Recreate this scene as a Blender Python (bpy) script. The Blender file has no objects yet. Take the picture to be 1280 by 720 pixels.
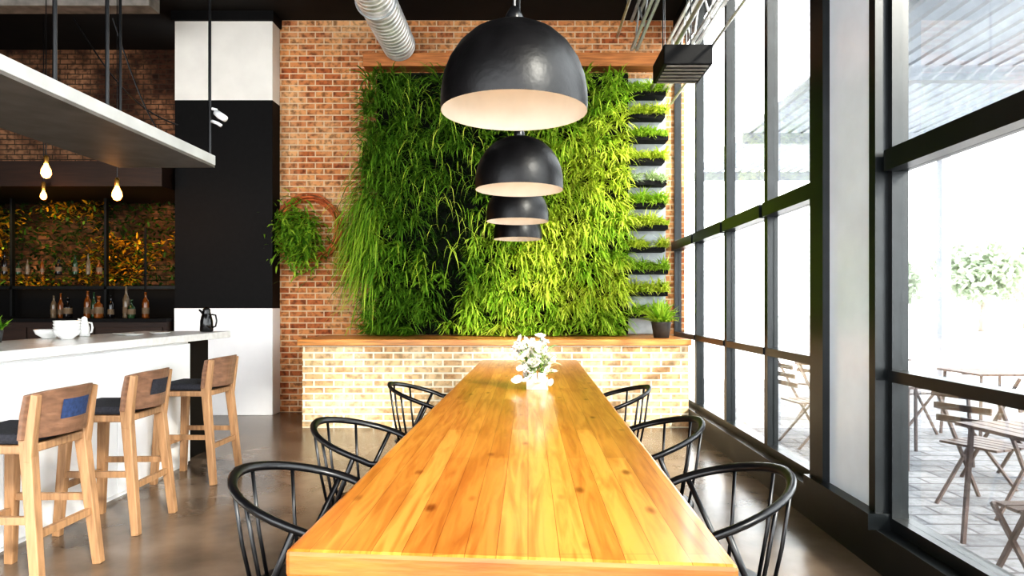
import bpy, math, random
from mathutils import Vector, Matrix
random.seed(7)
R=random.Random(11)
PI=math.pi
scene=bpy.context.scene
col=scene.collection

# ---------------------------------------------------------------- materials
def base_mat(name):
    m=bpy.data.materials.new(name); m.use_nodes=True
    nt=m.node_tree; b=nt.nodes['Principled BSDF']
    return m,nt,b
def mat(name,c,rough=.5,metal=0,var=.12,scale=12,bump=0,bscale=60,emit=None,estr=0,coat=0,c2=None,stretch=(1,1,1),spec=None):
    m,nt,b=base_mat(name); N=nt.nodes; L=nt.links
    tc=N.new('ShaderNodeTexCoord'); mp=N.new('ShaderNodeMapping'); mp.inputs['Scale'].default_value=stretch
    L.new(tc.outputs['Object'],mp.inputs['Vector'])
    no=N.new('ShaderNodeTexNoise'); no.inputs['Scale'].default_value=scale; no.inputs['Detail'].default_value=5
    L.new(mp.outputs[0],no.inputs['Vector'])
    cr=N.new('ShaderNodeValToRGB'); cr.color_ramp.elements[0].position=.3; cr.color_ramp.elements[1].position=.7
    a=[max(0,x*(1-var)) for x in c]; d=c2 if c2 else [min(1,x*(1+var)) for x in c]
    cr.color_ramp.elements[0].color=(*a,1); cr.color_ramp.elements[1].color=(*d,1)
    L.new(no.outputs['Fac'],cr.inputs[0]); L.new(cr.outputs[0],b.inputs['Base Color'])
    b.inputs['Roughness'].default_value=rough; b.inputs['Metallic'].default_value=metal
    if spec is not None: b.inputs['Specular IOR Level'].default_value=spec
    if coat: b.inputs['Coat Weight'].default_value=coat; b.inputs['Coat Roughness'].default_value=.12
    if bump:
        n2=N.new('ShaderNodeTexNoise'); n2.inputs['Scale'].default_value=bscale; L.new(mp.outputs[0],n2.inputs['Vector'])
        bp=N.new('ShaderNodeBump'); bp.inputs['Strength'].default_value=bump; bp.inputs['Distance'].default_value=.01
        L.new(n2.outputs['Fac'],bp.inputs['Height']); L.new(bp.outputs[0],b.inputs['Normal'])
    if emit: b.inputs['Emission Color'].default_value=(*emit,1); b.inputs['Emission Strength'].default_value=estr
    return m
def brick_mat(name,c1,c2,mortar,dark=.5,w=.205,h=.068,ms=.007,flat=False,rough=.85,bump=.6,patch=(.8,.45,.25),pf=.35):
    m,nt,b=base_mat(name); N=nt.nodes; L=nt.links
    tc=N.new('ShaderNodeTexCoord'); sp=N.new('ShaderNodeSeparateXYZ'); L.new(tc.outputs['Object'],sp.inputs[0])
    cb=N.new('ShaderNodeCombineXYZ')
    if flat:
        L.new(sp.outputs[0],cb.inputs[0]); L.new(sp.outputs[1],cb.inputs[1])
    else:
        ad=N.new('ShaderNodeMath'); ad.operation='ADD'; L.new(sp.outputs[0],ad.inputs[0]); L.new(sp.outputs[1],ad.inputs[1])
        L.new(ad.outputs[0],cb.inputs[0]); L.new(sp.outputs[2],cb.inputs[1])
    br=N.new('ShaderNodeTexBrick'); L.new(cb.outputs[0],br.inputs['Vector'])
    br.inputs['Scale'].default_value=1; br.inputs['Brick Width'].default_value=w; br.inputs['Row Height'].default_value=h
    br.inputs['Mortar Size'].default_value=ms; br.inputs['Mortar Smooth'].default_value=.2
    br.inputs['Color1'].default_value=(*c1,1); br.inputs['Color2'].default_value=(*c2,1); br.inputs['Mortar'].default_value=(*mortar,1)
    no=N.new('ShaderNodeTexNoise'); no.inputs['Scale'].default_value=1.6; no.inputs['Detail'].default_value=8; L.new(tc.outputs['Object'],no.inputs['Vector'])
    cr=N.new('ShaderNodeValToRGB'); cr.color_ramp.elements[0].position=.45; cr.color_ramp.elements[1].position=.62
    cr.color_ramp.elements[0].color=(0,0,0,1); cr.color_ramp.elements[1].color=(pf,pf,pf,1); L.new(no.outputs['Fac'],cr.inputs[0])
    mx=N.new('ShaderNodeMixRGB'); L.new(cr.outputs[0],mx.inputs[0]); L.new(br.outputs['Color'],mx.inputs[1]); mx.inputs[2].default_value=(*patch,1)
    n3=N.new('ShaderNodeTexNoise'); n3.inputs['Scale'].default_value=16; n3.inputs['Detail'].default_value=6; L.new(tc.outputs['Object'],n3.inputs['Vector'])
    c3=N.new('ShaderNodeValToRGB'); c3.color_ramp.elements[0].position=.35; c3.color_ramp.elements[1].position=.55
    c3.color_ramp.elements[0].color=(dark,dark,dark,1); c3.color_ramp.elements[1].color=(1,1,1,1); L.new(n3.outputs['Fac'],c3.inputs[0])
    m2=N.new('ShaderNodeMixRGB'); m2.blend_type='MULTIPLY'; m2.inputs[0].default_value=1; L.new(mx.outputs[0],m2.inputs[1]); L.new(c3.outputs[0],m2.inputs[2])
    m4=N.new('ShaderNodeMixRGB'); L.new(br.outputs['Fac'],m4.inputs[0]); L.new(m2.outputs[0],m4.inputs[1]); m4.inputs[2].default_value=(*mortar,1)
    L.new(m4.outputs[0],b.inputs['Base Color']); b.inputs['Roughness'].default_value=rough
    bp=N.new('ShaderNodeBump'); bp.inputs['Strength'].default_value=bump; bp.inputs['Distance'].default_value=.01; bp.invert=True
    L.new(br.outputs['Fac'],bp.inputs['Height']); L.new(bp.outputs[0],b.inputs['Normal'])
    return m
def stave_mat(name):
    m,nt,b=base_mat(name); N=nt.nodes; L=nt.links
    tc=N.new('ShaderNodeTexCoord'); sp=N.new('ShaderNodeSeparateXYZ'); L.new(tc.outputs['Object'],sp.inputs[0])
    cb=N.new('ShaderNodeCombineXYZ'); L.new(sp.outputs[1],cb.inputs[0]); L.new(sp.outputs[0],cb.inputs[1])
    br=N.new('ShaderNodeTexBrick'); L.new(cb.outputs[0],br.inputs['Vector'])
    br.inputs['Scale'].default_value=1; br.inputs['Brick Width'].default_value=1.5; br.inputs['Row Height'].default_value=.070
    br.inputs['Mortar Size'].default_value=.0008; br.offset=.37; br.inputs['Bias'].default_value=-.05
    br.inputs['Color1'].default_value=(.78,.36,.085,1); br.inputs['Color2'].default_value=(.55,.20,.038,1); br.inputs['Mortar'].default_value=(.34,.11,.025,1)
    mp=N.new('ShaderNodeMapping'); mp.inputs['Scale'].default_value=(16,1.1,8); L.new(tc.outputs['Object'],mp.inputs['Vector'])
    no=N.new('ShaderNodeTexNoise'); no.inputs['Scale'].default_value=2.0; no.inputs['Detail'].default_value=7; no.inputs['Distortion'].default_value=1.2; L.new(mp.outputs[0],no.inputs['Vector'])
    cr=N.new('ShaderNodeValToRGB'); cr.color_ramp.elements[0].position=.33; cr.color_ramp.elements[1].position=.60
    cr.color_ramp.elements[0].color=(.70,.55,.44,1); cr.color_ramp.elements[1].color=(1,1,1,1); L.new(no.outputs['Fac'],cr.inputs[0])
    m2=N.new('ShaderNodeMixRGB'); m2.blend_type='MULTIPLY'; m2.inputs[0].default_value=.9; L.new(br.outputs['Color'],m2.inputs[1]); L.new(cr.outputs[0],m2.inputs[2])
    vo=N.new('ShaderNodeTexVoronoi'); mk=N.new('ShaderNodeMapping'); mk.inputs['Scale'].default_value=(8,3.2,1); L.new(tc.outputs['Object'],mk.inputs['Vector']); L.new(mk.outputs[0],vo.inputs['Vector']); vo.inputs['Scale'].default_value=1
    kr=N.new('ShaderNodeValToRGB'); kr.color_ramp.elements[0].position=.05; kr.color_ramp.elements[1].position=.15
    kr.color_ramp.elements[0].color=(.34,.18,.10,1); kr.color_ramp.elements[1].color=(1,1,1,1); L.new(vo.outputs['Distance'],kr.inputs[0])
    m3=N.new('ShaderNodeMixRGB'); m3.blend_type='MULTIPLY'; m3.inputs[0].default_value=.85; L.new(m2.outputs[0],m3.inputs[1]); L.new(kr.outputs[0],m3.inputs[2])
    L.new(m3.outputs[0],b.inputs['Base Color']); b.inputs['Roughness'].default_value=.32
    b.inputs['Coat Weight'].default_value=.55; b.inputs['Coat Roughness'].default_value=.14
    return m
def wood(name,c,rough=.45,axis=2,var=.3):
    s=[14,14,14]; s[axis]=1.2
    return mat(name,c,rough,0,var,3.0,.15,6,stretch=tuple(s))
def leaf_mat(name,c1,c2):
    m,nt,b=base_mat(name); N=nt.nodes; L=nt.links
    g=N.new('ShaderNodeNewGeometry'); cr=N.new('ShaderNodeValToRGB')
    cr.color_ramp.elements[0].color=(*c1,1); cr.color_ramp.elements[1].color=(*c2,1)
    L.new(g.outputs['Random Per Island'],cr.inputs[0]); L.new(cr.outputs[0],b.inputs['Base Color'])
    b.inputs['Roughness'].default_value=.5; b.inputs['Specular IOR Level'].default_value=.3
    tr=N.new('ShaderNodeBsdfTranslucent'); L.new(cr.outputs[0],tr.inputs[0])
    mx=N.new('ShaderNodeMixShader'); mx.inputs[0].default_value=.3
    L.new(b.outputs[0],mx.inputs[1]); L.new(tr.outputs[0],mx.inputs[2]); L.new(mx.outputs[0],N['Material Output'].inputs[0])
    return m
def glass_mat(name,tint=(.98,.99,.99),refl=.10):
    m=bpy.data.materials.new(name); m.use_nodes=True; nt=m.node_tree; N=nt.nodes; L=nt.links
    N.remove(N['Principled BSDF'])
    t=N.new('ShaderNodeBsdfTransparent'); t.inputs[0].default_value=(*tint,1)
    g=N.new('ShaderNodeBsdfGlossy'); g.inputs['Roughness'].default_value=.03
    lw=N.new('ShaderNodeLayerWeight'); lw.inputs[0].default_value=.25
    ml=N.new('ShaderNodeMath'); ml.operation='MULTIPLY'; L.new(lw.outputs['Fresnel'],ml.inputs[0]); ml.inputs[1].default_value=refl*4
    mx=N.new('ShaderNodeMixShader'); L.new(ml.outputs[0],mx.inputs[0]); L.new(t.outputs[0],mx.inputs[1]); L.new(g.outputs[0],mx.inputs[2])
    L.new(mx.outputs[0],N['Material Output'].inputs[0])
    return m

M={}
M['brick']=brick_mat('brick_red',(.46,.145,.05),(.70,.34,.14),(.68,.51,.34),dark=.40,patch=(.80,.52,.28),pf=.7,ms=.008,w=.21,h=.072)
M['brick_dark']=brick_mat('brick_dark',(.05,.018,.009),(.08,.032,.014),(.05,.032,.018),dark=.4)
M['brick_pale']=brick_mat('brick_pale',(.74,.53,.30),(.56,.33,.16),(.84,.76,.59),dark=.58,patch=(.84,.74,.52),pf=.7,ms=.010,w=.21,h=.072)
M['paver']=brick_mat('paver',(.155,.16,.175),(.23,.235,.25),(.09,.09,.10),dark=.75,w=.4,h=.2,ms=.012,flat=True,patch=(.27,.275,.29),pf=.3)
M['street']=mat('pale_street',(.62,.60,.59),.8,0,.12,.6)
M['table']=stave_mat('stave_wood')
M['endshade']=wood('end_wood_shaded',(.36,.12,.028),.45,axis=0)  # darker wood colour stands in for shade on the table's near end
M['floor']=mat('concrete_floor',(.165,.125,.095),.22,0,.35,2.2,.05,30,spec=.65)
M['ceiling']=mat('ceiling_black',(.008,.007,.006),.8,0,.3,4)
M['black']=mat('black_metal',(.006,.006,.007),.3,0,.2,20)
M['blackm']=mat('black_matte',(.005,.0045,.0045),.6,0,.2,20,spec=.25)
M['frame']=mat('frame_black',(.009,.011,.012),.3,0,.3,6)
M['shade']=mat('shade_black',(.005,.0045,.005),.40,0,.4,14,.12,40,spec=.35)
M['shade_in']=mat('shade_cream',(.70,.65,.57),.6,0,.05,10)
M['steel']=mat('galvanised',(.66,.66,.65),.35,.35,.2,10)
M['grey']=mat('grey_metal',(.40,.42,.43),.45,.3,.15,10)
M['dimgrey']=mat('dim_grey_wood',(.20,.18,.16),.6,0,.3,8)
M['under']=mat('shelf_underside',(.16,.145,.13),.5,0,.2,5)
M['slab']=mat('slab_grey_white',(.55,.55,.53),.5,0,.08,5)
M['white']=mat('white_paint',(.82,.82,.82),.45,0,.03,3)
M['offwhite']=mat('offwhite',(.74,.72,.67),.5,0,.05,3)
M['counter']=mat('counter_stone',(.70,.69,.67),.22,0,.08,20)
M['postgrey']=mat('post_grey',(.80,.87,.94),.22,.1,.06,3)
M['palemetal']=mat('pale_metal',(.30,.32,.35),.5,0,.08,3)
M['oak']=wood('oak_light',(.33,.195,.105))
M['walnut']=wood('walnut_back',(.18,.10,.062),axis=1)
M['ledge']=wood('ledge_wood',(.56,.25,.075),.35,axis=0)
M['beam']=wood('beam_wood',(.44,.18,.06),.6,axis=0)
M['darkwood']=wood('dark_wood',(.03,.014,.008),.55,axis=0)
M['soffit']=wood('soffit_wood',(.022,.010,.005),.5,axis=0)
M['cushion']=mat('cushion_fabric',(.03,.03,.038),.9,0,.3,80,.4,300)
M['blue']=mat('blue_fabric',(.028,.05,.12),.8,0,.3,60)
M['soil']=mat('backing_black',(.006,.010,.004),.9,0,.4,12)
M['gA']=leaf_mat('leaf_grass',(.055,.16,.014),(.28,.47,.065))
M['gB']=leaf_mat('leaf_mid',(.08,.22,.020),(.38,.58,.08))
M['gC']=leaf_mat('leaf_fresh',(.22,.42,.03),(.62,.77,.13))
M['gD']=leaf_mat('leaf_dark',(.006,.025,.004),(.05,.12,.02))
M['gE']=leaf_mat('leaf_lime',(.38,.52,.04),(.86,.90,.20))
M['gF']=leaf_mat('leaf_pale',(.36,.50,.22),(.80,.86,.60))
M['gY']=leaf_mat('leaf_golden',(.30,.14,.008),(.80,.48,.04))
M['hazy']=leaf_mat('leaf_hazy',(.42,.48,.38),(.66,.70,.60))  # distant haze painted into the leaf colour, close to white
M['bark']=mat('bark',(.35,.30,.26),.9,0,.3,10)
M['petal']=mat('petal_white',(.88,.87,.83),.6,0,.05,20)
M['ceramic']=mat('ceramic_white',(.74,.73,.71),.18,0,.03,5)
M['rust']=mat('rusty_copper',(.50,.15,.05),.5,.2,.4,20)
M['glass']=glass_mat('window_glass')
M['jar']=glass_mat('jar_glass',(.90,.93,.93),.1)
M['bulb']=mat('bulb_glow',(1,.7,.35),.3,emit=(1,.42,.10),estr=4)
M['bulbw']=mat('bulb_warm',(1,.85,.6),.3,emit=(1,.80,.6),estr=1)
M['brass']=mat('brass',(.55,.34,.10),.3,.9,.1,10)
M['bamber']=mat('bottle_amber',(.16,.055,.010),.1,0,.2,8)
M['bgreen']=mat('bottle_green',(.02,.05,.02),.1,0,.2,8)
M['bdark']=mat('bottle_dark',(.010,.009,.009),.1,0,.2,8)
M['bclear']=mat('bottle_pale',(.13,.10,.065),.1,0,.1,8)
M['label']=mat('paper_label',(.14,.10,.06),.7,0,.1,20)
M['patiowood']=mat('patio_wood',(.075,.055,.052),.5,0,.2,12)
M['terracotta']=mat('pot_dark',(.05,.05,.05),.6,0,.2,12)
M['palebox']=mat('pale_box',(.60,.52,.41),.5,0,.08,12)

# ---------------------------------------------------------------- mesh builder
class MB:
    def __init__(s): s.v=[]; s.f=[]
    def box(s,x0,x1,y0,y1,z0,z1):
        n=len(s.v)
        s.v+=[(x0,y0,z0),(x1,y0,z0),(x1,y1,z0),(x0,y1,z0),(x0,y0,z1),(x1,y0,z1),(x1,y1,z1),(x0,y1,z1)]
        s.f+=[(n,n+3,n+2,n+1),(n+4,n+5,n+6,n+7),(n,n+1,n+5,n+4),(n+1,n+2,n+6,n+5),(n+2,n+3,n+7,n+6),(n+3,n,n+4,n+7)]
        return s
    def prism(s,poly,z0,z1):
        n=len(s.v); k=len(poly)
        s.v+=[(x,y,z0) for x,y in poly]+[(x,y,z1) for x,y in poly]
        s.f.append(tuple(n+i for i in reversed(range(k)))); s.f.append(tuple(n+k+i for i in range(k)))
        for i in range(k):
            j=(i+1)%k; s.f.append((n+i,n+j,n+k+j,n+k+i))
        return s
    def bar(s,a,b,wa,wb=None,ta=None):
        a=Vector(a); b=Vector(b); wb=wb or wa; d=(b-a).normalized()
        u=Vector((0,1,0)) if abs(d.y)<.9 else Vector((1,0,0))
        p=d.cross(u).normalized(); q=d.cross(p).normalized(); n=len(s.v)
        for c,w in ((a,wa),(b,wb)):
            for i,j in ((-1,-1),(1,-1),(1,1),(-1,1)): s.v.append(tuple(c+p*i*w/2+q*j*(ta or w)/2))
        s.f+=[(n,n+1,n+2,n+3),(n+7,n+6,n+5,n+4)]
        for i in range(4):
            j=(i+1)%4; s.f.append((n+i,n+4+i,n+4+j,n+j))
        return s
    def tube(s,pts,r,seg=10,closed=False,sq=1.0):
        P=[Vector(p) for p in pts]; n=len(P); base=len(s.v)
        T=[]
        for i in range(n):
            if closed: t=P[(i+1)%n]-P[i-1]
            else: t=P[min(i+1,n-1)]-P[max(i-1,0)]
            T.append(t.normalized())
        up=Vector((0,0,1)) if abs(T[0].z)<.9 else Vector((1,0,0))
        nrm=(up-T[0]*up.dot(T[0])).normalized()
        for i in range(n):
            nrm=(nrm-T[i]*nrm.dot(T[i]))
            if nrm.length<1e-6: nrm=Vector((1,0,0))
            nrm.normalize(); bn=T[i].cross(nrm)
            rr=r[i] if isinstance(r,(list,tuple)) else r
            for k in range(seg):
                a=2*PI*k/seg; s.v.append(tuple(P[i]+nrm*math.cos(a)*rr*sq+bn*math.sin(a)*rr))
        m=n if closed else n-1
        for i in range(m):
            i2=(i+1)%n
            for k in range(seg):
                k2=(k+1)%seg; s.f.append((base+i*seg+k,base+i*seg+k2,base+i2*seg+k2,base+i2*seg+k))
        if not closed:
            s.f.append(tuple(base+k for k in reversed(range(seg)))); s.f.append(tuple(base+(n-1)*seg+k for k in range(seg)))
        return s
    def lathe(s,prof,c=(0,0,0),seg=24):
        base=len(s.v); n=len(prof)
        for r,z in prof:
            for k in range(seg):
                a=2*PI*k/seg; s.v.append((c[0]+max(r,1e-4)*math.cos(a),c[1]+max(r,1e-4)*math.sin(a),c[2]+z))
        for i in range(n-1):
            for k in range(seg):
                k2=(k+1)%seg; s.f.append((base+i*seg+k,base+i*seg+k2,base+(i+1)*seg+k2,base+(i+1)*seg+k))
        return s
    def blade(s,p,d,L,w,droop,seg=3):
        p=Vector(p); d=Vector(d).normalized(); side=d.cross(Vector((0,0,1)))
        if side.length<.01: side=Vector((1,0,0))
        side.normalize(); side=(side+Vector((R.uniform(-.5,.5),R.uniform(-.5,.5),R.uniform(-.5,.5)))).normalized()
        base=len(s.v); st=L/seg
        prof=[.45,1,.8,.05] if seg==3 else [.4,.9,1,.7,.05]
        for i in range(seg+1):
            ww=w*prof[i]/2
            s.v.append(tuple(p+side*ww)); s.v.append(tuple(p-side*ww))
            p=p+d*st; d=(d+Vector((0,0,-droop))).normalized()
        for i in range(seg): s.f.append((base+2*i,base+2*i+1,base+2*i+3,base+2*i+2))
    def build(s,name,m,parent=None,smooth=False,bevel=0,loc=None):
        me=bpy.data.meshes.new(name); me.from_pydata(s.v,[],s.f); me.update()
        if smooth:
            me.polygons.foreach_set('use_smooth',[True]*len(me.polygons))
        o=bpy.data.objects.new(name,me); col.objects.link(o); me.materials.append(M[m] if isinstance(m,str) else m)
        if parent: o.parent=parent
        if loc: o.location=loc
        if bevel:
            b=o.modifiers.new('bevel','BEVEL'); b.width=bevel; b.segments=2; b.limit_method='ANGLE'
        return o
def tag(o,label=None,cat=None,group=None,kind=None):
    if label: o['label']=label
    if cat: o['category']=cat
    if group: o['group']=group
    if kind: o['kind']=kind
    return o
def empty(name,loc=(0,0,0),rz=0):
    o=bpy.data.objects.new(name,None); col.objects.link(o); o.location=loc; o.rotation_euler=(0,0,rz); o.empty_display_size=.1
    return o
def copy_tree(o,parent=None):
    c=o.copy(); col.objects.link(c)
    if parent: c.parent=parent
    for ch in list(o.children): copy_tree(ch,c)
    return c
def struct(o,label=None,cat=None):
    o['kind']='structure'
    if label: o['label']=label
    if cat: o['category']=cat
    return o

CZ=1.30
# ---------------------------------------------------------------- shell
H=4.75; WX=1.78; BY=8.25
struct(MB().box(-9,2.0,-3,9.6,-.1,0).build('floor','floor'),'polished brown concrete floor','floor')
struct(MB().box(-9,2.1,-3,9.6,H,H+.15).build('ceiling','ceiling'),'black painted ceiling','ceiling')
struct(MB().box(-4.14,1.9,BY,BY+.25,0,H).build('wall_back','brick'),'red brick back wall','wall')
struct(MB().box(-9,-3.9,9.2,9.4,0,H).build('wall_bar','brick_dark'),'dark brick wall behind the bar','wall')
struct(MB().box(-9.2,-9,-3,9.6,0,H).build('wall_left','darkwood'),'dark wall left of the bar','wall')
struct(MB().box(-2.39,1.70,7.2,BY,0,.87).build('wall_ledge','brick_pale'),'low pale brick wall under the living wall','wall')
o=MB().box(-2.43,1.72,7.15,BY-.005,.872,.935).build('ledge','ledge',bevel=.006); tag(o,'long varnished wood ledge capping the low brick wall','ledge')
# column
c=empty('column',(-3.585,8.0,0)); struct(c,'black and white square column at the end of the bar','column')
MB().box(-.58,.58,0,.245,0,1.26).build('column_base','white',c,bevel=.005)
MB().box(-.575,.575,.01,.245,1.26,3.71).build('column_shaft','blackm',c)
MB().box(-.575,.575,.01,.245,3.71,4.64).build('column_head','offwhite',c)
MB().box(-.60,.60,-.03,.245,4.64,4.75).build('column_cap','blackm',c)
o=MB().box(-9,-3.9,7.0,7.2,4.38,4.60).build('trim_1','dimgrey'); struct(o,'grey beam above the bar','beam')
o=MB().box(-9,-4.2,7.8,9.15,2.66,2.95).build('trim_2','soffit'); struct(o,'dark wooden soffit over the back bar','soffit')

# ---------------------------------------------------------------- window wall
def window(n,y0,y1):
    f=MB(); x0,x1=WX-.01,WX+.07
    w=.034
    f.box(x0,x1,y0,y0+w,.2,4.62); f.box(x0,x1,y1-w,y1,.2,4.62)
    f.box(x0,x1,y0+w,y1-w,.2,.26); f.box(x0,x1,y0+w,y1-w,4.5,4.62)
    fr=f.build('window_%d'%n,'frame'); struct(fr,'black framed window','window')
    MB().box(x0-.01,x1,y0+w,y1-w,.925,.98).build('transom','frame',fr)
    MB().box(x0-.04,x1,y0+w,y1-w,1.95,2.05).build('transom','frame',fr)
    for a,b in ((.26,.925),(.98,1.95),(2.05,4.5)):
        MB().box(WX+.03,WX+.038,y0+w,y1-w,a,b).build('pane','glass',fr)
ys=[(7.18,8.24),(6.10,7.18),(5.06,6.10),(4.08,5.06),(1.2,3.34),(-1.0,1.2),(-3,-1.0)]
for i,(a,b) in enumerate(ys): window(i+1,a,b)
struct(MB().box(WX-.08,WX+.2,-3,BY,0,.2).build('baseboard_right','frame'),'black curb under the windows','baseboard')
struct(MB().box(WX-.02,WX+.25,-3,BY,4.62,H).build('wall_right','blackm'),'black header above the windows','wall')
p=empty('column',(WX-.06,3.34,0)); struct(p,'silvery boxed column between the windows','column')
MB().box(.01,.16,.06,.56,.2,4.62).build('column_shaft','postgrey',p)
MB().box(-.03,.14,.56,.74,.2,4.62).build('column_edge','frame',p)
MB().box(-.015,.14,0,.06,.2,4.62).build('column_edge','frame',p)
MB().box(-.06,.14,-.02,.76,.2,.28).build('column_base','frame',p)

# ---------------------------------------------------------------- table
t=empty('dining_table',(0,0,0)); tag(t,'long orange butcher-block communal table running to the ledge','table')
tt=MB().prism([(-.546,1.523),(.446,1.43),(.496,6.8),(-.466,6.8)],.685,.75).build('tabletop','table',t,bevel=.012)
tt.data.materials.append(M['endshade']); tt.data.polygons[2].material_index=1
for yy in (2.45,4.25,6.1):
    for sx in (-1,1): MB().bar((.24*sx-.02,yy,.685),(.30*sx-.02,yy,0),.07,.06).build('leg','blackm',t)
    MB().box(-.26,.24,yy-.03,yy+.03,.63,.684).build('crossbar','blackm',t)

# ---------------------------------------------------------------- armchairs
def rail_pt(a,sx=.27,sy=.285):
    s=1 if a>=0 else -1; aa=abs(a)
    if aa<=90:
        r=math.radians(aa); x=-math.cos(r)*sx; y=math.sin(r)*sy
    else:
        x=(aa-90)/90*.36; y=sy-.03*((aa-90)/60)**2
    z=.80-.115*min(1,(aa/100))**1.6
    return (x,s*y,z)
def make_chair():
    root=empty('armchair')
    pts=[rail_pt(a) for a in range(-135,136,9)]
    e0=pts[0]; e1=pts[-1]
    pts=[(e0[0]+.02,e0[1]+.015,e0[2]-.045)]+pts+[(e1[0]+.02,e1[1]-.015,e1[2]-.045)]
    MB().tube(pts,.0165,10,sq=.7).build('top_rail','black',root,smooth=True)
    s=MB(); s.lathe([(0,.425),(.20,.425),(.235,.437),(.24,.452),(.225,.465),(.12,.456),(0,.452)],seg=28)
    s.build('seat','black',root,smooth=True)
    for a in (-50,-17,17,50):
        q=rail_pt(a); r=math.radians(a)
        MB().tube([(-.215*math.cos(r),.215*math.sin(r),.455),(-.245*math.cos(r),.245*math.sin(r),.6),(q[0],q[1],q[2]-.005)],.006,8).build('spindle','black',root,smooth=True)
    for s in (-1,1):
        q=rail_pt(112*s)
        MB().tube([(q[0],q[1],q[2]-.005),(.16,.235*s,.56),(.175,.215*s,.44),(.22,.235*s,0)],.0095,8).build('leg','black',root,smooth=True)
        q=rail_pt(84*s)
        MB().tube([(q[0],q[1],q[2]),(-.10,.24*s,.55),(-.15,.19*s,.43),(-.23,.235*s,0)],.0095,8).build('leg','black',root,smooth=True)
    rg=MB(); rg.tube([(.20,-.225,.2),(.20,.225,.2)],.007,8); rg.tube([(-.19,-.213,.2),(-.19,.213,.2)],.007,8)
    rg.tube([(.20,-.225,.2),(-.19,-.213,.2)],.007,8); rg.tube([(.20,.225,.2),(-.19,.213,.2)],.007,8)
    rg.build('stretcher','black',root,smooth=True)
    return root
proto=make_chair()
CH=[(-.60,2.06,.06,'black metal armchair nearest the camera on the bar side of the table'),
    (-.63,2.90,-.05,'black metal armchair second from the front on the bar side of the table'),
    (-.60,4.30,.05,'black metal armchair nearest the brick half wall on the bar side of the table'),
    (.50,2.04,PI-.05,'black metal armchair nearest the camera on the window side of the table'),
    (.47,2.93,PI+.04,'black metal armchair second from the front on the window side of the table'),
    (.46,4.12,PI,'black metal armchair nearest the brick half wall on the window side of the table')]
for i,(x,y,rz,lab) in enumerate(CH):
    o=proto if i==0 else copy_tree(proto)
    o.location=(x,y,0); o.rotation_euler=(0,0,rz); tag(o,lab,'chair','armchairs around the long table')

# ---------------------------------------------------------------- bar counter
b=empty('bar_counter',(-2.77,1.6,0)); tag(b,'white panelled bar with pale countertop along the left side','bar')
MB().box(-.62,0,0,3.94,.0,1.0).build('body','white',b)
for k in range(4): MB().box(0.0005,.018,.004+k*.985,.985+k*.985,.03,.985).build('front_panel','white',b,bevel=.003)
MB().box(-.60,-.10,3.942,4.50,0,1.0).build('end_cabinet','blackm',b)
MB().box(-.75,.05,-.05,4.62,1.002,1.06).build('countertop','counter',b,bevel=.006)

def make_stool():
    r=empty('bar_stool')
    MB().prism([(-.20,-.20),(.19,-.205),(.19,.205),(-.20,.20)],.635,.675).build('seat_frame','oak',r,bevel=.008)
    MB().prism([(-.205,-.195),(.175,-.20),(.175,.20),(-.205,.195)],.676,.725).build('cushion','cushion',r,bevel=.018)
    for s in (-1,1):
        MB().bar((-.17,.175*s,.64),(-.205,.205*s,0),.052,.042).build('leg','oak',r,bevel=.004)
        l=MB(); l.bar((.165,.18*s,.70),(.235,.21*s,0),.054,.042); l.build('leg','oak',r,bevel=.004)
        MB().bar((.175,.19*s,.60),(.215,.198*s,.90),.044,.032).build('back_post','oak',r,bevel=.004)
    n=12; bk=MB(); th=.018
    def arc(u,off):
        y=u*.225; x=.235-.09*u*u+off
        return x,y
    for i in range(n+1):
        u=-1+2*i/n
        for z,ln in ((.70,0),(.81,.012),(.92,.03)):
            for off in (0,th):
                x,y=arc(u,off); bk.v.append((x+ln,y,z+ (.0 if z<.9 else -.02*abs(u)**3)))
    for i in range(n):
        a=i*6; c2=(i+1)*6
        for j in (0,2):
            bk.f.append((a+j,a+j+2,c2+j+2,c2+j)); bk.f.append((a+j+1,c2+j+1,c2+j+3,a+j+3))
        bk.f.append((a,c2,c2+1,a+1)); bk.f.append((a+4,a+5,c2+5,c2+4))
    bk.f.append((0,1,3,2)); bk.f.append((2,3,5,4)); k=n*6; bk.f.append((k,k+2,k+3,k+1)); bk.f.append((k+2,k+4,k+5,k+3))
    back=bk.build('backrest','walnut',r,smooth=False,bevel=.003)
    ip=MB(); 
    for i in range(7):
        u=-.40+.80*i/6; x,y=arc(u,th+.003)
        ip.v+= [(x+.006,y,.775),(x+.022,y,.865)]
    for i in range(6): ip.f.append((2*i,2*i+2,2*i+3,2*i+1))
    o=ip.build('back_inset','blue',back); o['label']='dark blue inset on the back'
    MB().bar((-.19,-.19,.27),(-.19,.19,.27),.034,ta=.024).build('footrest','oak',r)
    MB().bar((.207,-.195,.27),(.207,.195,.27),.034,ta=.024).build('stretcher','oak',r)
    for s in (-1,1): MB().bar((-.185,.19*s,.34),(.2,.195*s,.34),.034,ta=.024).build('stretcher','oak',r)
    return r
st=make_stool()
for i,(x,y,rz,lab) in enumerate([(-2.40,3.22,0,'oak bar stool nearest the camera with a blue inset in its back'),
    (-2.45,4.04,.03,'middle one of the three oak bar stools at the white bar'),
    (-2.50,5.12,-.02,'oak bar stool farthest from the camera beside the dark bar end')]):
    o=st if i==0 else copy_tree(st)
    if i>0:
        bk=[ch for ch in o.children if ch.name.startswith('backrest')][0]
        ins=bk.children[0]
        if i==1:
            ins.data=ins.data.copy(); ins.data.materials[0]=M['cushion']; ins['label']='dark inset on the back'
        else: bpy.data.objects.remove(ins)
    o.location=(x,y,0); o.rotation_euler=(0,0,rz); tag(o,lab,'stool','oak stools along the bar')

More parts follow.
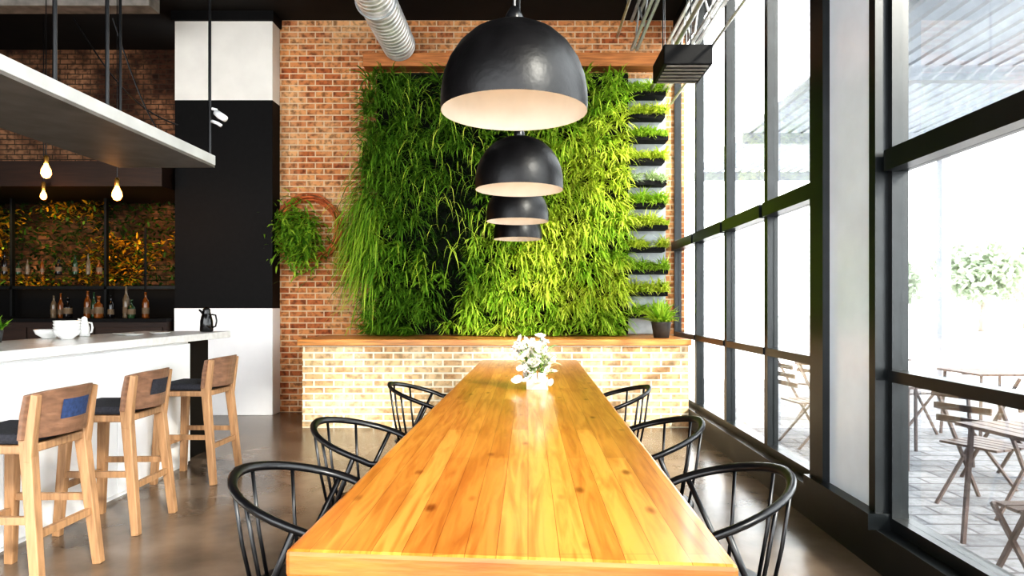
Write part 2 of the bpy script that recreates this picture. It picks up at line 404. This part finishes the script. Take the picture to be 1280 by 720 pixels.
# ---------------------------------------------------------------- pendants
def make_pendant(H0):
    r=empty('pendant_lamp')
    outer=[(.250,0),(.2515,.02),(.250,.07),(.241,.12),(.222,.17),(.19,.22),(.145,.262),(.09,.29),(.04,.302),(.03,.303)]
    MB().lathe(outer,seg=48).build('shade','shade',r,smooth=True)
    inner=[(.250,0),(.246,.002),(.244,.07),(.235,.118),(.216,.166),(.184,.214),(.14,.255),(.085,.283),(.0,.294)]
    inner=list(reversed(inner))
    MB().lathe(inner,seg=48).build('shade_lining','shade_in',r,smooth=True)
    MB().lathe([(.03,.300),(.032,.325),(.022,.345),(.012,.36),(0,.362)],seg=16).build('cap','black',r,smooth=True)
    MB().tube([(0,0,.355),(0,0,H0)],.006,8).build('cord','black',r)
    MB().lathe([(0,.288),(.018,.287),(.02,.22),(.0,.218)],seg=12).build('socket','brass',r,smooth=True)
    MB().lathe([(0,.135),(.02,.14),(.034,.16),(.034,.18),(.02,.205),(.014,.22)],seg=16).build('bulb','bulbw',r,smooth=True)
    return r
pp=make_pendant(H-1.975)
PL=[(-.047,2.33,1.960,'largest looking black dome pendant lamp nearest the camera'),(-.05,3.88,1.955,'second black dome pendant lamp from the camera over the table'),
    (-.085,5.47,1.970,'third black dome pendant lamp from the camera over the table'),(-.105,7.0,1.975,'smallest looking black dome pendant lamp nearest the living wall')]
for i,(x,y,z,lab) in enumerate(PL):
    o=pp if i==0 else copy_tree(pp)
    o.location=(x,y,z); tag(o,lab,'lamp','dome pendants over the long table')
    l=bpy.data.lights.new('pendant_light','POINT'); l.energy=.3; l.color=(1,.84,.66); l.shadow_soft_size=.03
    lo=bpy.data.objects.new('pendant_light',l); col.objects.link(lo); lo.parent=o; lo.location=(0,0,.10)

# ---------------------------------------------------------------- living wall
XL,XR,ZB,ZT=-1.93,1.14,.95,3.98
lw=empty('living_wall',(0,BY-.14,0)); tag(lw,'tall living wall of mixed green plants on the red brick wall','plant wall')
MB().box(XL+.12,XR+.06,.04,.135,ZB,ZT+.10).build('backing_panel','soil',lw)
MB().box(XR+.061,XR+.52,.09,.135,ZB,ZT+.05).build('rack_panel','grey',lw)
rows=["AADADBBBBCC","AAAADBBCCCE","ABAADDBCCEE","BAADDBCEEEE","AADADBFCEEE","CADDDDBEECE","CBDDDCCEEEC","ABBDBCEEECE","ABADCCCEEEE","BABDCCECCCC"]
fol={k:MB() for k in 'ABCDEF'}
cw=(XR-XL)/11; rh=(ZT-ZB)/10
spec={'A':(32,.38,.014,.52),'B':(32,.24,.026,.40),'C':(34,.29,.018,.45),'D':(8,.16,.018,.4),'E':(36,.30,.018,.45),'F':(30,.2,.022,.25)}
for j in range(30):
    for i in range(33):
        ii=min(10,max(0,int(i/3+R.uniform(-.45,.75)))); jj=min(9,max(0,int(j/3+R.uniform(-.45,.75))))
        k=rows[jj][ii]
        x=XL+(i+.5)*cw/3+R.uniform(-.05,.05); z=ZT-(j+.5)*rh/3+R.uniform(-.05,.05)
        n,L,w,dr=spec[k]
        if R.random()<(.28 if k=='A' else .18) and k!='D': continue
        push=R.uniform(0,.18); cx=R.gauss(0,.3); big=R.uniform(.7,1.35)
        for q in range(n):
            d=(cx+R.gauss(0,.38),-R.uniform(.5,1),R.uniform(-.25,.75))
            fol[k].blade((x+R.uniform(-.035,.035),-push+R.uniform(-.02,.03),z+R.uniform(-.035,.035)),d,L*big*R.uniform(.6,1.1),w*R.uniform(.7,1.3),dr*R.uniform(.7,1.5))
for q in range(700):
    z=R.gauss(2.05,.35); fol['C' if q%3 else 'A'].blade((XL+R.uniform(-.06,.2),R.uniform(-.12,0),z),(R.uniform(-.9,.1),-R.uniform(.3,.8),R.uniform(-.1,.6)),R.uniform(.35,.75),.011,R.uniform(.6,1.1),4)
for q in range(500):
    z=R.uniform(1.6,3.9); fol['C' if q%2 else 'E'].blade((R.uniform(-1.7,1.0),R.uniform(-.16,-.05),z),(R.uniform(-.6,.6),-R.uniform(.3,.8),R.uniform(-.1,.6)),R.uniform(.3,.6),.010,R.uniform(.6,1.1),4)
nm={'A':'gA','B':'gB','C':'gC','D':'gD','E':'gE','F':'gF'}
for k,mb in fol.items():
    mb.v=[(min(x,1.42),min(y,.03),max(z,ZB-.005)) for x,y,z in mb.v]
    mb.build('foliage',nm[k],lw)
for k in range(11):
    z=1.14+k*.262
    x1=1.62+R.uniform(-.02,.03)
    tr=MB(); tr.box(1.20,x1,-.12,.085,z,z+.012); tr.box(1.20,x1,-.125,-.113,z,z+.05); tr.box(1.195,1.205,-.12,.085,z,z+.05); tr.box(x1-.005,x1+.005,-.12,.085,z,z+.05)
    to=tr.build('planter_tray','blackm',lw)
    f=MB()
    for cl in range(4):
        cx0=1.25+cl*.11+R.uniform(-.02,.02); hg0=R.uniform(.10,.22)
        if R.random()<.10: continue
        for q in range(120):
            f.blade((cx0+R.gauss(0,.03),R.uniform(-.12,.0),z+.04+R.uniform(-.02,.04)),(R.gauss(0,.5),-R.uniform(0,.8),R.uniform(.3,1.2)),hg0*R.uniform(.6,1.15),.018,R.uniform(.3,.8))
    f.v=[(min(x,1.66),min(y,.08),zz) for x,y,zz in f.v]
    f.build('foliage',['gC','gE','gC','gE','gE','gC','gF','gE','gC','gE','gC'][k],to)
o=MB().box(-1.95,1.72,BY-.22,BY-.005,4.12,4.28).build('header_board','beam',bevel=.005); tag(o,'orange brown timber board above the living wall','board')
def pot_plant(x,y,lab,g,sc=1):
    r=empty('potted_plant',(x,y,.936)); tag(r,lab,'plant')
    MB().lathe([(0,0),(.075*sc,0),(.10*sc,.15*sc),(.105*sc,.16*sc),(.095*sc,.16*sc),(.09*sc,.14*sc),(0,.135*sc)],seg=20).build('pot','terracotta',r,smooth=True)
    f=MB()
    for q in range(240): f.blade((R.uniform(-.05,.05),R.uniform(-.05,.05),.14*sc),(R.gauss(0,.6),R.gauss(0,.6),R.uniform(.5,1.2)),R.uniform(.12,.28)*sc,.022*sc,R.uniform(.15,.45))
    f.v=[(min(xx,.19),yy,zz) for xx,yy,zz in f.v]
    f.build('foliage',g,r)
pot_plant(1.47,7.50,'leafy plant in a dark pot on the right end of the ledge','gC',1.1)

# ---------------------------------------------------------------- hoop wreath
w=empty('wall_wreath',(-2.64,BY-.03,2.22)); tag(w,'rusty ring wreath with trailing greenery hung on the brick wall','wreath')
h=MB()
for k in range(8):
    ph=R.uniform(0,6); off=R.uniform(-.035,.03)
    h.tube([((.37+off+.018*math.sin(3*a+ph))*math.cos(a),-.03-.01*k*.6,(.37+off+.018*math.cos(2*a+ph))*math.sin(a)) for a in [2*PI*i/48 for i in range(48)]],.009,6,closed=True)
h.build('ring','rust',w,smooth=True)
for mt,nn in (('gC',560),('gB',500),('gA',200)):
    f=MB()
    for q in range(nn):
        x=-.12+R.gauss(0,.14); z=-.13+R.gauss(0,.17)-.25*x
        f.blade((x,-.05-R.uniform(0,.10),z),(R.gauss(0,.8),-R.uniform(.1,.7),R.uniform(-.6,.5)),R.uniform(.08,.22),.028,.4)
    f.v=[(x,min(y,.02),z) for x,y,z in f.v]
    f.build('foliage',mt,w)

# ---------------------------------------------------------------- flowers on table
v=empty('flower_box',(.06,4.45,.751)); tag(v,'pale square holder with a tall bunch of white flowers on the table','flowers')
bx=MB(); bx.box(-.07,.07,-.055,.055,0,.012); bx.box(-.07,.07,-.055,-.047,.012,.075); bx.box(-.07,.07,.047,.055,.012,.075); bx.box(-.07,-.062,-.047,.047,.012,.075); bx.box(.062,.07,-.047,.047,.012,.075)
bx.build('holder','palebox',v)
for sx in (-.030,.030):
    MB().lathe([(0,0.013),(.024,.013),(.027,.06),(.027,.105),(.024,.105),(.024,.06),(0,.055)],(sx,0,0),18).build('vase','ceramic',v,smooth=True)
stems=MB(); lv=MB(); tips=[]
for q in range(76):
    a=R.uniform(0,2*PI); rr=.13*math.sqrt(R.random()); z=R.uniform(.11,.38)-rr*.5
    tip=(rr*math.cos(a)-.01,rr*math.sin(a),z); tips.append(tip)
    stems.tube([(.030 if tip[0]>0 else -.030,0,.09),(tip[0]*.6,tip[1]*.5,.09+(z-.09)*.6),tip],.002,5)
for q in range(130): 
    a=R.uniform(0,2*PI); rr=R.uniform(.01,.09); lv.blade((rr*math.cos(a),rr*math.sin(a),R.uniform(.10,.27)),(math.cos(a),math.sin(a),R.uniform(0,1.2)),R.uniform(.05,.09),.016,.3)
stems.build('stems','gA',v); lv.build('leaves','gF',v)
def bloom():
    m=MB()
    for lay,(n,rad,tilt) in enumerate(((6,.030,.25),(5,.022,.7),(4,.014,1.3))):
        for k in range(n):
            a=2*PI*k/n+lay*.5; u=Vector((math.cos(a),math.sin(a),tilt)).normalized(); s=Vector((-math.sin(a),math.cos(a),0))*rad*.5
            b0=len(m.v); p0=Vector((0,0,0)); p1=u*rad*.6; p2=u*rad
            m.v+=[tuple(p0+s*.3),tuple(p0-s*.3),tuple(p1+s),tuple(p1-s),tuple(p2+s*.6+Vector((0,0,.004))),tuple(p2-s*.6+Vector((0,0,.004)))]
            m.f+=[(b0,b0+1,b0+3,b0+2),(b0+2,b0+3,b0+5,b0+4)]
    m.lathe([(0,.0),(.007,.004),(.006,.012),(0,.015)],seg=6)
    return m
for q,tp in enumerate(tips):
    if q==0: bl=bloom().build('flower','petal',v); oo=bl
    else:
        oo=bl.copy(); col.objects.link(oo); oo.parent=v
    oo.location=tp; oo.rotation_euler=(R.uniform(-.1,1.3),R.uniform(-.6,.6),R.uniform(0,6)); sc=R.uniform(.8,1.3); oo.scale=(sc,sc,sc)

# ---------------------------------------------------------------- duct
d=empty('air_duct',(-1.52,4.2,4.36)); tag(d,'silver spiral air duct under the black ceiling','duct')
prof=[]; L=8.0-4.2; n=int(L/.085)
m=MB()
for i in range(n+1):
    y=i*L/n
    for dy,rr in ((-.012,.186),(0,.195),(.012,.186)):
        yy=min(max(y+dy,0),L)
        prof.append((yy,rr))
for yy,rr in prof:
    for k in range(32):
        a=2*PI*k/32; m.v.append((rr*math.cos(a),yy,rr*math.sin(a)))
for i in range(len(prof)-1):
    for k in range(32):
        k2=(k+1)%32; m.f.append((i*32+k,i*32+k2,(i+1)*32+k2,(i+1)*32+k))
m.build('duct_pipe','steel',d)
for yy in (.8,2.6): 
    MB().tube([(.205*math.cos(a),yy,.205*math.sin(a)) for a in [2*PI*i/32 for i in range(32)]],.012,6,closed=True).build('strap','grey',d)
    MB().tube([(0,yy,.20),(0,yy,H-4.36)],.005,6).build('hanger_rod','grey',d)

# ---------------------------------------------------------------- truss by windows + heater
def truss(x,y0,y1,z0,z1,lab,mt):
    r=empty('roof_truss',(x,y0,0)); tag(r,lab,'truss','steel trusses above the windows')
    Lt=y1-y0
    for s in (-.03,.03):
        MB().bar((s,0,z1),(s,Lt,z1),.03).build('top_chord',mt,r); MB().bar((s,0,z0),(s,Lt,z0),.03).build('bottom_chord',mt,r)
    wb=MB(); k=0; st=.32; y=0
    while y+st<=Lt:
        a,b3=(z0,z1) if k%2==0 else (z1,z0)
        wb.tube([(0,y,a),(0,y+st,b3)],.011,6); y+=st; k+=1
    wb.build('web',mt,r)
truss(1.62,2.2,8.2,3.84,4.28,'pale grey steel truss running right beside the window tops','steel')
truss(1.25,2.2,8.0,4.30,4.64,'dark grey steel truss higher up and further from the windows','grey')
for i,(x,z,r0,lab) in enumerate([(1.45,3.84,.022,'thicker grey conduit pipe running below the trusses'),(1.68,3.66,.014,'thin grey conduit pipe close along the window tops'),(1.05,4.45,.016,'thin grey conduit pipe nearest the dome lamps')]):
    r=empty('conduit',(x,2.2,z)); tag(r,lab,'pipe','conduits above the windows')
    MB().tube([(0,0,0),(0,5.8,0)],r0,10).build('pipe','steel',r,smooth=True)
    for yy in (1,3,5): MB().tube([(0,yy,r0),(0,yy,H-z)],.004,6).build('hanger_rod','grey',r)
r=empty('ceiling_heater',(1.46,6.35,3.46)); tag(r,'dark box heater hung from the ceiling right of the living wall','heater')
MB().box(-.24,.20,-.25,.30,0,.18).build('casing','blackm',r,bevel=.01)
g=MB()
for k in range(6): g.box(-.21,.17,-.22+k*.09,-.185+k*.09,-.008,0)
g.build('grille','dimgrey',r)
for sx in (-.20,.06): MB().tube([(sx,0,.18),(sx,0,H-3.46)],.006,6).build('hanger_rod','black',r)

# ---------------------------------------------------------------- hanging shelf over bar
s=empty('hanging_shelf',(-2.6,2.2,2.44)); tag(s,'grey white slab shelf hung on black rods above the bar','shelf')
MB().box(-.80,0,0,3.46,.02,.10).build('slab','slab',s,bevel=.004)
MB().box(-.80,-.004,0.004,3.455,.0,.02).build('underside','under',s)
for yy in (.5,1.58,2.05,3.42):
    MB().tube([(-.03,yy,.10),(-.03,yy,H-2.44)],.012,8).build('rod','black',s)
    MB().tube([(-.77,yy,.10),(-.77,yy,H-2.44)],.012,8).build('rod','black',s)
r=empty('spotlight',(-2.60,5.62,2.86)); tag(r,'small white spotlight clamped to the hanging shelf rod','spotlight')
MB().tube([(.02,0,.03),(.06,-.01,0),(.11,-.02,-.03)],[.025,.03,.026],12).build('lamp_head','white',r,smooth=True)
MB().tube([(-.012,0,.06),(.03,0,.05)],.012,8).build('bracket','white',r)
MB().tube([(.0,-.03,-.05),(.05,-.035,-.07),(.08,-.03,-.09)],.014,8).build('adjuster','white',r,smooth=True)
for i,(a,b4,lab) in enumerate([((-4.2,6.9,4.2),(-3.75,7.3,2.9),'loose black cable sagging down toward the dark column'),((-4.6,6.9,4.2),(-3.9,7.6,3.3),'loose black cable sagging higher up left of the column')]):
    pts=[]
    for k in range(13):
        u=k/12; pts.append((a[0]+(b4[0]-a[0])*u,a[1]+(b4[1]-a[1])*u-.02,a[2]+(b4[2]-a[2])*u-.35*math.sin(PI*u)*.6))
    o=MB().tube(pts,.008,6).build('cable','black'); tag(o,lab,'cable','cables above the bar')

# ---------------------------------------------------------------- bulbs
def bulb_lamp(x,y,z,lab,sc=1):
    r=empty('pendant_bulb',(x,y,z)); tag(r,lab,'bulb lamp','bare bulbs behind the bar')
    MB().lathe([(0,-.10*sc),(.03*sc,-.09*sc),(.05*sc,-.05*sc),(.045*sc,-.01*sc),(.022*sc,.04*sc),(.018*sc,.06*sc)],seg=16).build('bulb','bulb',r,smooth=True)
    MB().lathe([(.022,.055*sc),(.024,.12),(.01,.14),(0,.142)],seg=12).build('socket','brass',r,smooth=True)
    MB().tube([(0,0,.13),(0,0,(2.66 if y>7.8 else H)-z)],.005,6).build('cord','black',r)
    l=bpy.data.lights.new('bulb_light','POINT'); l.energy=6; l.color=(1,.45,.13); l.shadow_soft_size=.05
    lo=bpy.data.objects.new('bulb_light',l); col.objects.link(lo); lo.parent=r; lo.location=(0,-.09,-.1)
bulb_lamp(-4.96,7.0,2.70,'glowing bare bulb hanging highest at the left above the bar')
bulb_lamp(-5.50,7.72,2.56,'small glowing bare bulb just below the highest one',.7)
bulb_lamp(-4.23,7.0,2.47,'glowing bare bulb hanging nearest the dark column')

# ---------------------------------------------------------------- back bar
c=empty('back_bar_cabinet',(-6.2,7.9,0)); tag(c,'long dark back bar cabinet under the bottles','cabinet')
MB().box(-2.0,2.0,0,.55,0,1.10).build('body','darkwood',c)
for k in range(5): MB().box(-1.97+k*.79,-1.20+k*.79,-.018,-.001,.08,1.04).build('door','darkwood',c,bevel=.003)
MB().box(-2.03,2.02,-.04,.57,1.101,1.14).build('worktop','blackm',c)
sh=empty('bottle_shelf',(-6.2,8.15,1.142)); tag(sh,'thin glass shelf on black posts above the back bar','shelf')
MB().box(-.4,1.55,-.14,.14,.50,.515).build('shelf_board','jar',sh)
for x in (-.4,1.52): MB().box(x,x+.02,.14,.16,0,1.1).build('post','blackm',sh)
def bottle(kind,x,y,z,sc,mt,lab):
    r=empty('bottle',(x,y,z)); tag(r,lab,'bottle','bottles on the back bar')
    if kind==0: pr=[(0,0),(.036,0),(.038,.01),(.038,.17),(.03,.205),(.014,.235),(.013,.29),(.016,.292),(.016,.30),(0,.30)]
    elif kind==1: pr=[(0,0),(.045,0),(.048,.01),(.048,.12),(.042,.15),(.016,.175),(.015,.22),(.019,.222),(.019,.245),(0,.245)]
    else: pr=[(0,0),(.032,0),(.034,.01),(.034,.20),(.022,.23),(.013,.26),(.012,.33),(.015,.332),(.015,.34),(0,.34)]
    MB().lathe([(a*sc,b5*sc) for a,b5 in pr],seg=14).build('glass_body',mt,r,smooth=True)
    ra=pr[3][0]*sc+.001
    MB().lathe([(ra,.05*sc),(ra,.12*sc)],seg=14).build('paper_label','label',r,smooth=True)
names={'bamber':'amber','bgreen':'dark green','bdark':'black','bclear':'pale'}
kinds=['slim round','squat','tall']
lst=[(-5.62,0,'bclear'),(-5.53,2,'bamber'),(-5.42,1,'bdark'),(-5.22,0,'bamber'),(-5.13,2,'bgreen'),(-5.03,1,'bamber'),(-4.93,0,'bdark'),(-4.74,2,'bclear'),(-4.65,1,'bgreen'),(-4.50,0,'bamber')]
ordn=['first','second','third','fourth','fifth','sixth','seventh','eighth','ninth','tenth']
for i,(x,k,mt) in enumerate(lst):
    bottle(k,x,8.02+R.uniform(-.06,.06),1.142,R.uniform(.8,1.15),mt,'%s %s bottle, %s from the left on the back bar worktop'%(kinds[k],names[mt],ordn[i]))
for i in range(9):
    mt=['bamber','bdark','bgreen','bclear'][i%4]; k=(i*2)%3
    bottle(k,-6.45+i*.17+R.uniform(-.04,.04),8.12,1.659,R.uniform(.6,.8),mt,'%s %s bottle, %s from the left on the thin glass shelf'%(kinds[k],names[mt],ordn[i]))
hg=empty('golden_hedge',(-5.6,8.85,1.50)); tag(hg,'glowing golden green foliage screen behind the back bar','plants')
MB().box(-2.2,1.68,-.05,.25,-1.50,0).build('planter_box','blackm',hg)
for mt,nn in (('gY',5200),('gC',300),('gA',900),('gD',3600)):
    f=MB()
    for q in range(nn):
        x=R.uniform(-2.2,1.66); z=R.uniform(0,1.14)
        pat=math.sin(x*4+z*2)+math.sin(z*6-x*2.3)+R.gauss(0,.25)
        if (pat>.25) if mt!='gD' else True:
            f.blade((x,R.uniform(-.04,.15) if mt!='gD' else R.uniform(.0,.14),z),(R.gauss(0,.8),-R.uniform(0,.8),R.uniform(-.3,.9)),R.uniform(.05,.10),.030,.3)
    f.v=[(min(x,1.68),y,max(z,.0)) for x,y,z in f.v]
    f.build('foliage',mt,hg)
fr=MB()
for x in (-7.8,-6.6,-5.4,-4.2): fr.box(x,x+.03,8.66,8.71,1.15,2.66)
fr.box(-7.8,-4.1,8.66,8.71,1.50,1.54)
struct(fr.build('window_8','frame'),'black metal window grid before the golden foliage','window')
for x in (-6.3,-4.9):
    l=bpy.data.lights.new('hedge_light','SPOT'); l.energy=75; l.color=(1,.62,.18); l.spot_size=1.5; l.spot_blend=1; l.shadow_soft_size=.1
    lo=bpy.data.objects.new('hedge_light',l); col.objects.link(lo); lo.location=(x,8.1,2.60)
    dv=Vector((x,8.9,2.05))-Vector(lo.location); lo.rotation_euler=dv.to_track_quat('-Z','Y').to_euler()

# ---------------------------------------------------------------- things on bar top
BT=1.061
def bowl(x,y,z,rad,lab,cat='bowl',grp='white bowls on the bar'):
    o=MB().lathe([(0,.0),(rad*.45,.0),(rad*.5,.008),(rad*.85,.03),(rad,.062),(rad*.97,.064),(rad*.8,.036),(rad*.45,.014),(0,.010)],seg=28).build('bowl','ceramic',smooth=True)
    o.location=(x,y,z); tag(o,lab,cat,grp)
for k,nmz in enumerate(['bottom','second','third','top']):
    bowl(-3.22,4.75,BT+k*.022,.085,'white bowl, %s one of the stack nearest the bar front'%nmz)
bowl(-3.42,4.85,BT,.09,'wide white bowl standing left behind the bowl stack')
def jug(x,y,lab,mt,nm_,cat,sc=1):
    r=empty(nm_,(x,y,BT)); tag(r,lab,cat)
    MB().lathe([(0,0),(.052*sc,0),(.058*sc,.01),(.055*sc,.10*sc),(.042*sc,.155*sc),(.032*sc,.19*sc),(.034*sc,.205*sc),(.02*sc,.225*sc),(0,.235*sc)],seg=20).build('body',mt,r,smooth=True)
    MB().tube([(.048*sc,0,.16*sc),(.085*sc,0,.155*sc),(.095*sc,0,.10*sc),(.085*sc,0,.05*sc),(.055*sc,0,.04*sc)],.007,8).build('handle',mt,r,smooth=True)
    MB().tube([(-.035*sc,0,.175*sc),(-.07*sc,0,.205*sc)],[.014,.007],8).build('spout',mt,r,smooth=True)
jug(-2.86,6.05,'black coffee jug at the far end of the bar top','bdark','coffee_jug','jug',.95)
jug(-3.36,5.15,'white teapot behind the bowls on the bar top','ceramic','teapot','teapot',.65)
for i,(x,y) in enumerate([(-3.05,5.25),(-3.2,5.38),(-3.0,5.55)]):
    o=MB().lathe([(0,0),(.04,0),(.075,.012),(.078,.016),(.04,.008),(0,.008)],seg=24).build('saucer','ceramic',smooth=True); o.location=(x,y,BT)
    tag(o,['flat white saucer just behind the bowls on the bar','flat white saucer farther back and to the left on the bar','flat white saucer nearest the far end of the bar'][i],'saucer','saucers on the bar')
r=empty('herb_pot',(-3.38,4.3,BT)); tag(r,'small herb pot at the left on the bar top','plant')
MB().lathe([(0,0),(.04,0),(.052,.08),(.046,.08),(0,.075)],seg=18).build('pot','terracotta',r,smooth=True)
f=MB()
for q in range(90): f.blade((R.uniform(-.03,.03),R.uniform(-.03,.03),.07),(R.gauss(0,.6),R.gauss(0,.6),1),R.uniform(.05,.13),.02,.3)
f.build('foliage','gB',r)

# ---------------------------------------------------------------- outside
GZ=-.12
struct(MB().box(2.0,7.5,-12,13,GZ-.1,GZ).build('ground','paver'),'grey paved patio outside the windows','ground')
struct(MB().prism([(2.0,13),(7.5,13),(7.5,-12),(80,-12),(80,90),(2.0,90)],GZ-.1,GZ).build('ground','street'),'pale street beyond the patio','ground')
def patio_chair():
    r=empty('patio_chair'); s=MB()
    for k in range(5): s.box(-.2+k*.083,-.13+k*.083,-.2,.2,.44,.455)
    s.build('seat','patiowood',r)
    for sy in (-.21,.21):
        MB().bar((-.22,sy,.0),(.2,sy,.45),.020).build('leg','patiowood',r)
        MB().bar((.24,sy,.0),(-.24,sy,.86),.020).build('leg','patiowood',r)
    bb=MB()
    for k in range(3): bb.box(-.235-k*.025,-.22-k*.025,-.2,.2,.60+k*.09,.645+k*.09)
    bb.build('backrest','patiowood',r)
    return r
def patio_table():
    r=empty('patio_table'); s=MB()
    for k in range(8): s.box(-.36+k*.09,-.28+k*.09,-.36,.36,.70,.72)
    s.build('tabletop','patiowood',r)
    MB().box(-.3,.3,-.02,.02,.68,.70).build('crossbar','patiowood',r)
    for sx in (-1,1):
        for sy in (-1,1): MB().bar((.30*sx,.30*sy,.70),(.33*sx,.33*sy,0),.022).build('leg','patiowood',r)
    return r
pc=patio_chair()
for i,(x,y,rz,lab) in enumerate([(3.2,4.75,.4,'patio folding chair nearest the window glass'),(2.72,5.55,2.9,'patio folding chair behind the nearest one beside the glass'),(4.35,4.9,3.3,'patio folding chair on the far side of the nearest patio table'),
    (4.2,7.6,.2,'patio folding chair facing the middle patio table'),(5.9,7.1,3.2,'patio folding chair beyond the middle patio table'),(3.6,8.3,.5,'patio folding chair at the farthest patio table'),
    (3.85,5.45,1.9,'patio folding chair between the two nearest patio tables'),(5.0,6.0,2.2,'patio folding chair turned away out in the middle of the patio'),
    (2.85,6.9,.1,'patio folding chair beside the glass past the middle patio table'),(2.5,3.15,1.6,'patio folding chair tucked at the near side of the nearest patio table')]):
    o=pc if i==0 else copy_tree(pc); o.location=(x,y,GZ); o.rotation_euler=(0,0,rz); tag(o,lab,'chair','folding chairs on the patio')
pt=patio_table()
for i,(x,y,rz,lab) in enumerate([(2.95,3.75,.1,'dark slatted patio table nearest the window'),(3.5,6.2,.2,'dark slatted patio table in the middle of the patio'),(4.9,7.2,.0,'dark slatted patio table farther out from the glass'),(4.5,9.0,.3,'dark slatted patio table farthest down the patio')]):
    o=pt if i==0 else copy_tree(pt); o.location=(x,y,GZ); o.rotation_euler=(0,0,rz); tag(o,lab,'table','tables on the patio')
pg=empty('pergola',(0,0,GZ)); tag(pg,'grey slatted pergola roof over the patio','pergola')
m=MB()
for k in range(16): m.box(3.0+k*.17,3.05+k*.17,4.0,12.0,3.75,3.85)
m.build('roof_slats','palemetal',pg)
for y in (4.0,6.6,9.2,11.9): MB().box(2.9,5.8,y,y+.1,3.6,3.75).build('beam','palemetal',pg)
for y in (4.0,9.2): MB().box(5.6,5.72,y,y+.12,0,3.6).build('post','palemetal',pg)
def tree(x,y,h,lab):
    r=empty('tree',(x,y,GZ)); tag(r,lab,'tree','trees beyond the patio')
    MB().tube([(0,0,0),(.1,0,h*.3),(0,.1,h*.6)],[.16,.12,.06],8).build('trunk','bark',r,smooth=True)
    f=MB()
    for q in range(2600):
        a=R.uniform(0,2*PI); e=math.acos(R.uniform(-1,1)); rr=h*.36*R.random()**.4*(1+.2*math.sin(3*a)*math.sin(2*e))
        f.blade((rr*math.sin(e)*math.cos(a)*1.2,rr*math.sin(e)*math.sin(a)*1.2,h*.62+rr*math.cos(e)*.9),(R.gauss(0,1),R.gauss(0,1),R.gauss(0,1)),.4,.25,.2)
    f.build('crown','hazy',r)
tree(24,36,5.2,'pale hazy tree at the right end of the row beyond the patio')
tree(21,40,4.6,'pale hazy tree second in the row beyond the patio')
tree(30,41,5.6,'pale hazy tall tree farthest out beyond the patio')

# ---------------------------------------------------------------- light
wd=bpy.data.worlds.new('World'); scene.world=wd; wd.use_nodes=True
nt=wd.node_tree; bg=nt.nodes['Background']; bg.inputs[0].default_value=(.95,.98,1,1); bg.inputs[1].default_value=5.0
sl=bpy.data.lights.new('sun','SUN'); sl.energy=6.5; sl.angle=.10; sl.color=(1,.95,.85)
so=bpy.data.objects.new('sun',sl); col.objects.link(so)
so.rotation_euler=Vector((-.55,.72,-.50)).to_track_quat('-Z','Y').to_euler()

cam=bpy.data.cameras.new('Camera'); co=bpy.data.objects.new('Camera',cam); col.objects.link(co); scene.camera=co
co.location=(0,0,CZ); co.rotation_euler=(PI/2,0,0)
cam.sensor_width=36; cam.lens=850/1280*36; cam.shift_x=-20/1280; cam.shift_y=21/1280; cam.clip_start=.02
vs=scene.view_settings
vs.view_transform='Standard'; vs.exposure=.22
for lk in ('High Contrast','Standard - High Contrast','Medium High Contrast'):
    try:
        vs.look=lk; print('LOOK',lk); break
    except Exception as e: print(e)
